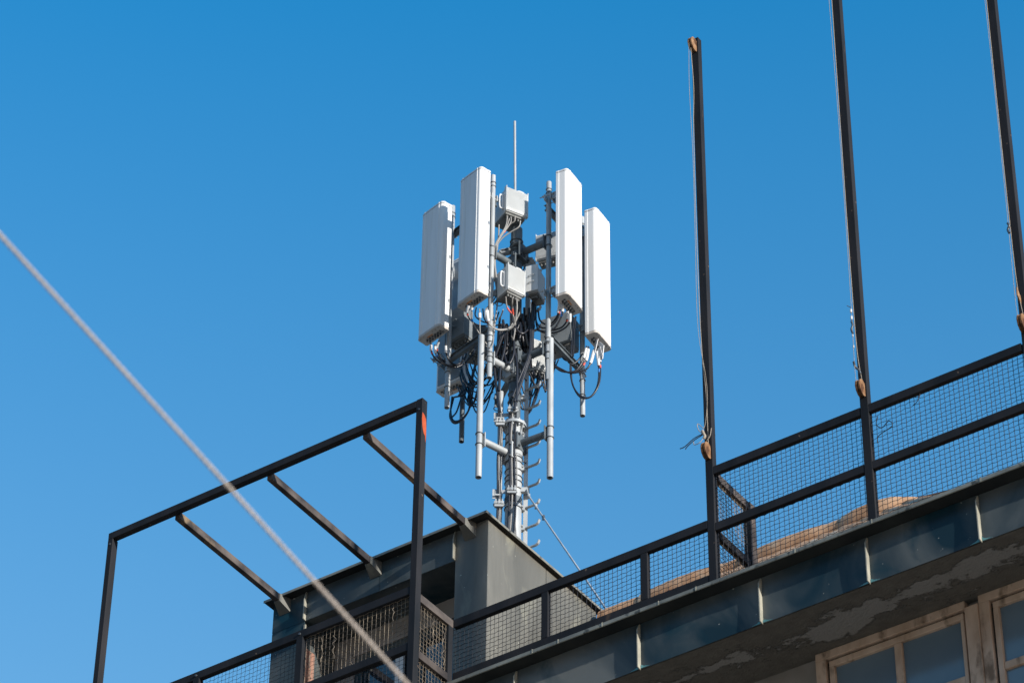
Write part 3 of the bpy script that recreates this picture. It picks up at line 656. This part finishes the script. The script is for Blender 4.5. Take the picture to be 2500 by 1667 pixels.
# ================================================================ PANEL ANTENNAS
AW, AD, AH = .385, .162, 1.95
def prof(w, d, k=0.0):
    """cross section: front at -y, softly domed face, rounded front corners, shallow rib beside each corner"""
    hw, fy, by = w/2, -d/2, d/2; P = []
    half = [(0, fy-.005), (hw-.10, fy-.003), (hw-.076, fy-.0025), (hw-.072, fy-.0065), (hw-.060, fy-.0065), (hw-.056, fy-.001)]
    R = .042
    half += [(hw-R+R*math.sin(t), fy+R-R*math.cos(t)) for t in [PI/2*i/6 for i in range(1, 7)]]
    half += [(hw, by-.05), (hw+.004, by-.046), (hw+.004, by-.012), (hw-.010, by)]
    L = [(-x, y) for x, y in reversed(half[1:])]
    return [(x*(1-k), y*(1-k)) for x, y in L+half]
def antenna(name, loc, heading, label, group, world=False):
    t = thing(name, loc, label, 'antenna', group, world=False)
    # local -Y is the radiating face
    t.rotation_euler.z = math.radians(heading+35.37+90)
    m = MB(); m.prism(prof(AW, AD), 'z', .035, AH-.030); b = m.build('radome', M['radome'], t, bevel=.0)
    for p_ in b.data.polygons: p_.use_smooth = False
    m = MB(); m.prism(prof(AW, AD, .015), 'z', AH-.0299, AH-.022); m.build('gasket', M['gasket'], t); m = MB(); m.box(-AW/2+.03, AW/2-.03, AD/2+.0005, AD/2+.008, .06, AH-.06); m.build('back_plate', M['backplate'], t); m = MB(); m.prism(prof(AW, AD, -.012), 'z', AH-.0219, AH); m.build('top_cap', M['radome'], t, bevel=.004)
    m = MB(); m.prism(prof(AW, AD, .02), 'z', .012, .0349); m.prism(prof(AW, AD, -.014), 'z', .0, .0119)
    bp = m.build('bottom_plate', M['endcap'], t, bevel=.003)
    m = MB(); m.box(-.075, .02, -.030, -.012, -.002, -.0002); m.build('label_sticker', M['label'], bp)
    for i in range(6):
        for j in range(2):
            m = MB()
            x = -.105+i*.046+(.014 if j else 0); y = .004+j*.032
            m.tube([(x, y, -.0003), (x, y, -.014)], .013, 8); m.tube([(x, y, -.014), (x, y, -.038+.012*((i*7+j*3) % 3))], .008, 8); m.build('connector', M['clamp'], bp)
    for x in (-.15, -.1, .05, .1, .15): MB().tube([(x, -.055, -.0003), (x, -.055, -.004)], .006, 6).build('screw', M['clamp'], bp)
    for z in (.42, 1.1): MB().box(AW/2+.0045, AW/2+.0055, AD/2-.04, AD/2-.016, z, z+.05).build('side_sticker', M['backplate'], t)
    for z in (.28, AH-.20):
        m = MB(); m.box(-.05, .05, AD/2-.002, AD/2+.012, z-.09, z+.09); m.box(-.045, -.035, AD/2+.012, AD/2+.13, z-.05, z+.05); m.box(.035, .045, AD/2+.012, AD/2+.13, z-.05, z+.05)
        m.box(-.065, .065, AD/2+.135, AD/2+.15, z-.045, z+.045); m.box(-.065, .065, AD/2+.215, AD/2+.23, z-.045, z+.045)
        m.tube([(-.052, AD/2+.10, z+.02), (-.052, AD/2+.29, z+.02)], .007, 6); m.tube([(.052, AD/2+.10, z-.02), (.052, AD/2+.29, z-.02)], .007, 6)
        for sx, sz in ((-.052, .02), (.052, -.02)):
            m.tube([(sx, AD/2+.2301, z+sz), (sx, AD/2+.252, z+sz)], .016, 6)
        m.build('mounting_bracket', M['galv'], t, bevel=.002)
    return t
ga = 'white panel antennas on the mast'
a0 = antenna('panel_antenna', mp(-.505, -.40, 26.39), -138, 'white panel antenna, second from left, with a shaded face and sunlit right edge', ga)
def dup(src, loc, heading, label):
    c = copy_tree(src); c.location = loc; c.rotation_euler.z = math.radians(heading+35.37+90); c['label'] = label; return c
dup(a0, mp(-.965, .20, 26.37), -138, 'leftmost white panel antenna, grey shaded face with a bracket shadow on its sunlit edge')
dup(a0, mp(.618, -.42, 26.35), -30, 'bright sunlit white panel antenna, second from right, beside a dark pipe')
dup(a0, mp(.975, .28, 26.36), -30, 'rightmost white panel antenna, fully sunlit, with white tape flags hanging below')
dup(a0, mp(-.735, 1.05, 26.25), 52, 'rear panel antenna half hidden behind the leftmost one, lowest of all, showing its back')

# ================================================================ REMOTE RADIO UNITS
def rru(loc, heading, w, d, h, label, fins=True, handle=True, skin='rru'):
    t = thing('remote_radio_unit', loc, label, 'radio unit', 'radio units around the mast', world=False)
    t.rotation_euler.z = math.radians(heading+35.37+90)
    m = MB(); fy = -d/2
    m.box(-w/2+.012, w/2-.012, fy+.025 if fins else fy, d/2, .03, h)
    m.build('body', M[skin], t, bevel=.006)
    if fins:
        m = MB(); n = max(8, int(w/.0165)); st = (w-.03)/n
        m.box(-w/2+.004, w/2-.004, fy+.011, fy+.0248, .04, h-.01)
        for i in range(n+1):
            x = -w/2+.015+st*i
            m.prism([(fy+.0109, .045), (fy+.008, .05), (fy, .075), (fy, h-.03), (fy+.006, h-.014), (fy+.0109, h-.012)], 'x', x-.0042, x+.0042)
        for sx in (-1, 1):
            m.box(sx*(w/2-.0035)-.0034, sx*(w/2-.0035)+.0034, fy+.004, fy+.055, .02, h+.012)
        m.build('cooling_fins', M[skin], t)
    else:
        m = MB(); m.box(-w/2, w/2, fy-.012, fy-.0005, .02, h+.012)
        for z in (h*.35, h*.6): m.tube([(-.04, fy-.03, z), (.03, fy-.03, z+.012)], .006, 6); m.tube([(-.04, fy-.03, z), (-.04, fy-.012, z)], .006, 6); m.tube([(.03, fy-.03, z+.012), (.03, fy-.012, z+.012)], .006, 6)
        m.build('front_cover', M[skin], t, bevel=.003)
    m = MB(); m.box(-w/2+.02, w/2-.02, fy+.05, d/2-.005, .0, .0298)
    for i in range(5):
        x = -w/2+.05+(w-.1)*i/4
        m.tube([(x, fy+.075, .0), (x, fy+.075, -.035)], .014, 8)
        m.tube([(x, fy+.12, .0), (x, fy+.12, -.02)], .011, 8)
    m.build('connector_plate', M['rru_dark'], t)
    if handle:
        m = MB(); x = -w/2-.0; y = fy+.085
        m.box(x-.012, x+.0118, y-.018, y+.018, h*.22, h*.78)
        m.tube(bez([(x-.01, y, h*.25), (x-.045, y, h*.27), (x-.045, y, h*.73), (x-.01, y, h*.75)], 4), .009, 8)
        m.build('handle', M['boot'], t)
        m = MB(); m.tube(bez([(w*.12, fy+.05, h), (w*.12, fy+.05, h+.03), (w*.36, fy+.05, h+.03), (w*.36, fy+.05, h)], 4), .009, 8); m.build('lifting_eye', M[skin], t)
    m = MB(); m.box(-.05, .05, d/2+.0005, d/2+.03, h*.2, h*.35); m.box(-.05, .05, d/2+.0005, d/2+.03, h*.65, h*.8); m.build('mounting_bracket', M['galv_dark'], t)
    return t
rru(mp(-.075, -.08, 27.90), -61, .30, .33, .40, 'finned grey radio unit perched on the very top of the mast below the whip rod')
rru(mp(-.06, -.33, 26.50), -54, .25, .24, .41, 'finned grey radio unit in the middle of the mast between the two inner antennas')
rru(mp(.235, -.14, 26.66), -112, .155, .26, .40, 'smooth white radio unit with two small handles, right of the central finned one', fins=False, handle=False)
rru(mp(.40, .30, 27.60), -112, .30, .18, .42, 'striped finned radio unit high behind the dark pipe of the right inner antenna', handle=False)
rru(mp(.535, .46, 26.37), -118, .40, .24, .44, 'large radio unit low on the right with its underside showing many black cables', fins=False, handle=False, skin='rru_shaded')
rru(mp(-.66, .42, 26.44), -132, .30, .16, .46, 'shaded blue grey radio unit wedged right of the leftmost antenna', fins=False, handle=False, skin='rru_shaded')
rru(mp(-.46, .52, 26.28), -70, .24, .22, .46, 'shaded radio unit below the second antenna with cables pouring from its underside', handle=False, skin='rru_shaded')
rru(mp(.275, .50, 26.05), -62, .25, .16, .46, 'pale finned radio unit lowest on the right with blue black cables hanging to the ladder', handle=False)
rru(mp(-.15, .62, 26.12), -80, .22, .14, .40, 'small finned radio unit glimpsed behind the mast left of the main tube', handle=False, skin='rru_shaded')

# ================================================================ CABLES
CABLES = {
 'p1':[
  [(-0.982,0.1,26.167),(-0.973,0.15,26.073),(-0.898,0.2,25.985),(-0.738,0.25,25.953),(-0.597,0.3,26.094),(-0.54,0.35,26.409)],
  [(-0.935,0.1,26.149),(-0.916,0.15,26.036),(-0.808,0.2,25.942),(-0.667,0.25,25.941),(-0.503,0.3,26.156),(-0.465,0.35,26.378)],
  [(-0.813,0.1,26.161),(-0.799,0.16,26.057),(-0.738,0.22,25.972),(-0.635,0.29,26.023),(-0.597,0.35,26.285)],
  [(-0.888,0.1,26.211),(-0.916,0.18,26.147),(-0.855,0.27,26.07),(-0.761,0.35,26.05)],
 ],
 'r1':[
  [(-0.738,0.95,26.054),(-0.747,0.88,25.768),(-0.71,0.81,25.587),(-0.616,0.74,25.556),(-0.522,0.67,25.679),(-0.475,0.6,26)],
  [(-0.719,0.95,26.035),(-0.757,0.88,25.706),(-0.686,0.81,25.544),(-0.569,0.74,25.605),(-0.498,0.67,25.803),(-0.498,0.6,26.186)],
  [(-0.635,0.95,26.017),(-0.681,0.88,25.768),(-0.743,0.81,25.606),(-0.653,0.74,25.518),(-0.54,0.67,25.617),(-0.512,0.6,25.876)],
  [(-0.644,0.95,26.748),(-0.625,0.83,26.354),(-0.55,0.72,26.022),(-0.522,0.6,25.659)],
  [(-0.583,0.95,26.779),(-0.573,0.83,26.354),(-0.522,0.72,26.084),(-0.55,0.6,25.721)],
  [(-0.432,0.95,26.779),(-0.493,0.83,26.354),(-0.54,0.72,26.053),(-0.653,0.6,25.802)],
  [(-0.385,0.95,26.872),(-0.456,0.83,26.478),(-0.512,0.72,26.022),(-0.508,0.6,25.659)],
  [(-0.606,0.95,26.624),(-0.644,0.83,26.261),(-0.573,0.72,25.929),(-0.714,0.6,25.765)],
 ],
 'p2':[
  [(-0.54,-0.42,26.339),(-0.559,-0.34,26.254),(-0.503,-0.26,26.206),(-0.4,-0.18,26.214),(-0.268,-0.1,26.302)],
  [(-0.508,-0.42,26.32),(-0.508,-0.31,26.198),(-0.428,-0.21,26.089),(-0.287,-0.1,25.924)],
  [(-0.418,-0.42,26.27),(-0.404,-0.31,25.963),(-0.362,-0.21,25.916),(-0.282,-0.1,25.924)],
  [(-0.348,-0.42,26.27),(-0.324,-0.36,26.137),(-0.221,-0.29,26.077),(-0.08,-0.23,26.142),(-0.005,-0.16,26.349),(0.009,-0.1,26.581)],
  [(-0.334,-0.42,26.283),(-0.305,-0.36,26.099),(-0.193,-0.29,26.059),(-0.052,-0.23,26.154),(0.028,-0.16,26.38),(0.061,-0.1,26.55)],
  [(-0.456,-0.42,26.289),(-0.465,-0.34,26.223),(-0.362,-0.26,26.2),(-0.244,-0.18,26.276),(-0.197,-0.1,26.488)],
  [(-0.301,-0.42,25.688),(-0.259,-0.31,25.839),(-0.254,-0.21,26.226),(-0.273,-0.1,26.55)],
  [(-0.381,-0.42,26.27),(-0.362,-0.31,26.211),(-0.287,-0.21,26.188),(-0.174,-0.1,26.302)],
 ],
 'ru':[
  [(-0.113,-0.3,27.801),(-0.132,-0.29,27.655),(-0.197,-0.28,27.509),(-0.249,-0.26,27.388),(-0.263,-0.25,27.186),(-0.235,-0.24,26.885),(-0.212,-0.23,26.584),(-0.24,-0.21,26.221),(-0.254,-0.2,25.982)],
  [(-0.089,-0.3,27.77),(-0.122,-0.29,27.644),(-0.188,-0.27,27.506),(-0.24,-0.26,27.38),(-0.254,-0.24,27.161),(-0.221,-0.23,26.83),(-0.207,-0.21,26.623),(-0.315,-0.2,26.447)],
  [(-0.066,-0.3,27.789),(-0.08,-0.29,27.7),(-0.169,-0.27,27.543),(-0.24,-0.26,27.411),(-0.273,-0.24,27.13),(-0.249,-0.23,26.892),(-0.23,-0.21,26.654),(-0.334,-0.2,26.466)],
  [(-0.024,-0.3,27.808),(-0.028,-0.28,27.748),(-0.094,-0.26,27.7),(-0.183,-0.24,27.553),(-0.244,-0.22,27.382),(-0.259,-0.2,27.098)],
  [(0.042,-0.3,27.739),(0.024,-0.28,27.658),(-0.08,-0.27,27.577),(-0.179,-0.25,27.49),(-0.24,-0.23,27.36),(-0.249,-0.22,27.086),(-0.23,-0.2,26.85)],
  [(-0.212,-0.3,27.671),(-0.216,-0.25,27.496),(-0.23,-0.2,27.346)],
 ],
 'rb':[
  [(-0.118,-0.42,26.456),(-0.099,-0.36,26.342),(-0.028,-0.31,26.259),(-0.014,-0.25,26.194)],
  [(-0.042,-0.42,26.444),(-0.038,-0.33,26.35),(-0.024,-0.25,26.275)],
  [(0.009,-0.42,26.432),(0.014,-0.38,26.289),(-0.009,-0.33,26.133),(-0.066,-0.29,26.071),(-0.118,-0.25,26.089)],
  [(-0.146,-0.42,26.258),(-0.165,-0.33,26.257),(-0.193,-0.25,26.244)],
 ],
 'p3':[
  [(0.498,-0.42,26.444),(0.508,-0.36,26.29),(0.461,-0.3,26.186),(0.367,-0.24,26.149),(0.273,-0.17,26.225),(0.226,-0.11,26.418),(0.216,-0.05,26.661)],
  [(0.531,-0.42,26.413),(0.536,-0.35,26.262),(0.437,-0.27,26.098),(0.296,-0.2,26.133),(0.244,-0.12,26.285),(0.235,-0.05,26.636)],
  [(0.625,-0.42,26.246),(0.616,-0.33,26.139),(0.508,-0.23,26.106),(0.367,-0.14,26.148),(0.259,-0.05,26.264)],
  [(0.592,-0.42,26.27),(0.597,-0.3,26.223),(0.54,-0.17,26.219),(0.437,-0.05,26.264)],
  [(0.512,-0.42,26.432),(0.484,-0.33,26.263),(0.39,-0.23,26.205),(0.287,-0.14,26.334),(0.259,-0.05,26.599)],
 ],
 'p4':[
  [(0.968,0.2,26.208),(0.992,0.21,25.966),(0.978,0.21,25.692),(0.888,0.22,25.511),(0.766,0.23,25.497),(0.677,0.24,25.676),(0.644,0.24,25.929),(0.672,0.25,26.213)],
  [(0.949,0.2,26.208),(0.978,0.21,25.904),(0.954,0.22,25.65),(0.865,0.23,25.501),(0.747,0.23,25.538),(0.667,0.24,25.711),(0.653,0.25,25.996)],
  [(0.837,0.2,26.239),(0.79,0.21,26.03),(0.696,0.22,25.882),(0.531,0.23,25.889),(0.418,0.24,26.051),(0.418,0.25,26.232)],
  [(0.86,0.2,26.233),(0.813,0.21,25.992),(0.672,0.22,25.857),(0.55,0.23,25.908),(0.437,0.24,26.02),(0.428,0.25,26.213)],
  [(0.931,0.2,26.221),(0.865,0.21,25.955),(0.766,0.22,25.876),(0.625,0.23,25.864),(0.465,0.24,25.977),(0.447,0.25,26.195)],
  [(0.578,0.2,26.221),(0.588,0.21,26.093),(0.649,0.23,25.991),(0.729,0.24,26.049),(0.79,0.25,26.17)],
  [(0.531,0.2,26.208),(0.559,0.22,26.072),(0.635,0.23,26.046),(0.663,0.25,26.182)],
  [(0.677,0.2,26.084),(0.691,0.23,26.474),(0.71,0.25,26.728)],
  [(0.653,0.2,26.072),(0.667,0.23,26.412),(0.691,0.25,26.709)],
 ],
 'rh':[
  [(0.202,0.5,26.015),(0.188,0.4,25.732),(0.169,0.3,25.35)],
  [(0.23,0.5,26.015),(0.207,0.4,25.732),(0.165,0.3,25.319)],
  [(0.287,0.5,26.04),(0.254,0.4,25.732),(0.179,0.3,25.326)],
  [(0.315,0.5,26.065),(0.268,0.4,25.732),(0.193,0.3,25.35)],
  [(0.259,0.5,26.021),(0.202,0.43,25.88),(0.287,0.37,25.739),(0.212,0.3,25.474)],
 ],
 'tr':[
  [(0.216,-0.12,26.598),(0.202,-0.13,26.093),(0.188,-0.14,25.849),(0.094,-0.16,25.456),(0.024,-0.17,25.168),(0,-0.18,24.974)],
  [(0.193,-0.12,26.629),(0.188,-0.14,26.091),(0.169,-0.15,25.82),(0.071,-0.16,25.419),(0,-0.18,25.098)],
  [(0.155,-0.12,26.536),(0.174,-0.14,26.091),(0.155,-0.15,25.801),(0.052,-0.16,25.45),(-0.024,-0.18,25.16)],
  [(-0.165,-0.12,26.288),(-0.202,-0.14,25.967),(-0.24,-0.15,25.677),(-0.202,-0.16,25.264),(-0.165,-0.18,24.943)],
  [(-0.146,-0.12,26.35),(-0.118,-0.14,25.964),(-0.165,-0.16,25.639),(-0.179,-0.18,25.253)],
  [(-0.127,-0.12,26.288),(-0.212,-0.15,25.894),(-0.249,-0.18,25.625)],
  [(-0.099,-0.12,26.288),(-0.183,-0.15,25.956),(-0.23,-0.18,25.749)],
  [(-0.019,-0.12,26.35),(-0.019,-0.14,25.964),(0.024,-0.16,25.639),(0.024,-0.18,25.098)],
 ],
}
GL = {'p1': ('black jumper cable looping below the leftmost panel antenna', 'cables below the leftmost antenna'),
      'r1': ('black cable in the tangle hanging below the half hidden rear antenna', 'cables below the rear antenna'),
      'p2': ('jumper cable curving below the second panel antenna from the left', 'cables below the second antenna from the left'),
      'ru': ('cable running from the topmost radio unit down behind the second antenna', 'cables from the topmost radio unit'),
      'rb': ('short cable with red tape under the central finned radio unit', 'cables under the central radio unit'),
      'p3': ('jumper cable looping below the second panel antenna from the right', 'cables below the second antenna from the right'),
      'p4': ('black jumper cable looping below the rightmost panel antenna', 'cables below the rightmost antenna'),
      'rh': ('dark cable hanging from the lowest right radio unit to the ladder', 'cables from the lowest right radio unit'),
      'tr': ('dark cable in the thick bundle sweeping down the middle of the mast', 'cables in the middle bundle')}
GREY = {'ru': 1, 'rb': 1}
for k, L in CABLES.items():
    lab, grp = GL[k]
    for i, pts in enumerate(L):
        P = bez([mp(*p) for p in pts], 6)
        r = .0105 if k in ('p1', 'r1', 'p3', 'p4', 'tr') else .0085
        if k == 'p2' and i in (1, 2): r = .007
        if k == 'tr': r = .016
        grey = k in GREY or (k == 'p2' and i in (1, 2, 3, 4, 6))
        c = tag(MB().tube(P, r, 7).build('jumper_cable', M['cable_grey' if grey else 'cable'], None), lab, 'cable', grp)
        def sleeve(i0, i1, mt, rr, nm): MB().tube(P[i0:i1], rr, 8).build(nm, M[mt], c)
        if k in ('p2', 'p3', 'p4', 'p1') and i < 5:
            sleeve(1, 6 if k != 'p2' or i not in (1, 2) else 3, 'boot', .019 if k != 'p1' else .016, 'white_sleeve')
            if i in (0, 1, 3): sleeve(6, 8, 'red' if i != 1 else 'bluetape', .0125, 'colour_tape')
        if k == 'rb' and i < 2: sleeve(6, 11, 'red', .0105, 'colour_tape')
        if k == 'ru' and i == 2: sleeve(10, 12, 'red', .0105, 'colour_tape')
        if k == 'rh' and i in (0, 2): sleeve(0, 3, 'clamp', .02, 'connector')
rnd = random.Random(3)
for q in range(56):    # slack coils packed round the middle of the mast
    a0_ = rnd.choice((rnd.uniform(-10, 60), rnd.uniform(100, 200), rnd.uniform(-180, 20))); rr = rnd.uniform(.08, .2); z0 = rnd.uniform(25.95, 26.5)
    c0 = dirv(a0_)*rr; c1 = dirv(a0_+rnd.uniform(-70, 70))*rnd.uniform(.07, .2); dz = rnd.uniform(-.38, -.12)
    base = mp(0, .02, z0)
    P = bez([base+c0, base+c0*1.1+Vector((0, 0, dz*.6)), base+(c0+c1)*.6+Vector((0, 0, dz)), base+c1*1.1+Vector((0, 0, dz*.4)), base+c1+Vector((0, 0, rnd.uniform(-.1, .25)))], 6)
    tag(MB().tube(P, rnd.choice((.009, .012, .014)), 6).build('slack_cable', M['cable_grey' if q % 7 == 0 else 'cable'], None), 'slack dark cable coiled among others round the middle of the mast', 'cable', 'slack cables round the mast middle')
for q in range(24):
    a0_ = rnd.uniform(0, 1); b = rnd.choice(((-.55, .55, 26.2), (-.62, .8, 26.1), (.45, .3, 26.15), (.2, .5, 25.95)))
    base = mp(b[0]+rnd.uniform(-.1, .1), b[1]+rnd.uniform(-.1, .1), b[2]+rnd.uniform(-.05, .05))
    e = mp(b[0]*.5+rnd.uniform(-.15, .15), b[1]*.6, b[2]-rnd.uniform(.0, .35))
    P = bez([base, base*.8+e*.2-Vector((0, 0, .22)), base*.4+e*.6-Vector((0, 0, rnd.uniform(.25, .42))), e], 7)
    tag(MB().tube(P, rnd.choice((.008, .010)), 6).build('slack_cable', M['cable'], None), 'thin dark cable drooping between the rear radio units', 'cable', 'drooping cables between radio units')
# white tape flags tied to the rightmost antenna cables
for (u, v, z, tilt, ph, l) in ((.94, .17, 26.22, 25, -60, .17), (1.0, .18, 26.24, -35, -50, .14), (1.02, .17, 26.12, 15, -70, .17), (.99, .17, 26.13, -15, -45, .15)):
    m = MB(); d = dirv(ph); ax = (Vector((0, 0, 1))*math.cos(math.radians(tilt))+d*math.sin(math.radians(tilt)))
    sd_ = ax.cross(dirv(ph+90)).normalized(); n = ax.cross(sd_).normalized(); c = mp(u, v, z)
    m.hexa([c+ax*(sz*l/2)+n*(sy*.004)+sd_*(sx*.024) for sz in (-1, 1) for sy in (-1, 1) for sx in (-1, 1)])
    tag(m.build('tape_flag', M['boot'], None), 'white tape flag tied to cables below the rightmost antenna', 'tape flag', 'white tape flags')

# ================================================================ FOREGROUND CABLE
p, q = Vector((6.129, -13.355, 6.801)), Vector((6.517, -12.209, 6.017))
d = (q-p).normalized()
oc = thing('overhead_strand', p, 'blurred pale twisted strand crossing the foreground from the left edge down to the bottom', 'cable')
m = MB()
for k in range(3):
    pts = []; a = d.cross(Vector((0, 0, 1))).normalized(); b = d.cross(a)
    for i in range(900):
        s = -4.0+i*.01; w_ = 2*PI*(s/.055)+k*2*PI/3; sag = -.0022*(s-.7)**2*0+.0
        pts.append(p+d*s+(a*math.cos(w_)+b*math.sin(w_))*.0026+Vector((0, 0, sag)))
    m.tube(pts, .0030, 6)
m.build('strand', M['strand'], oc)
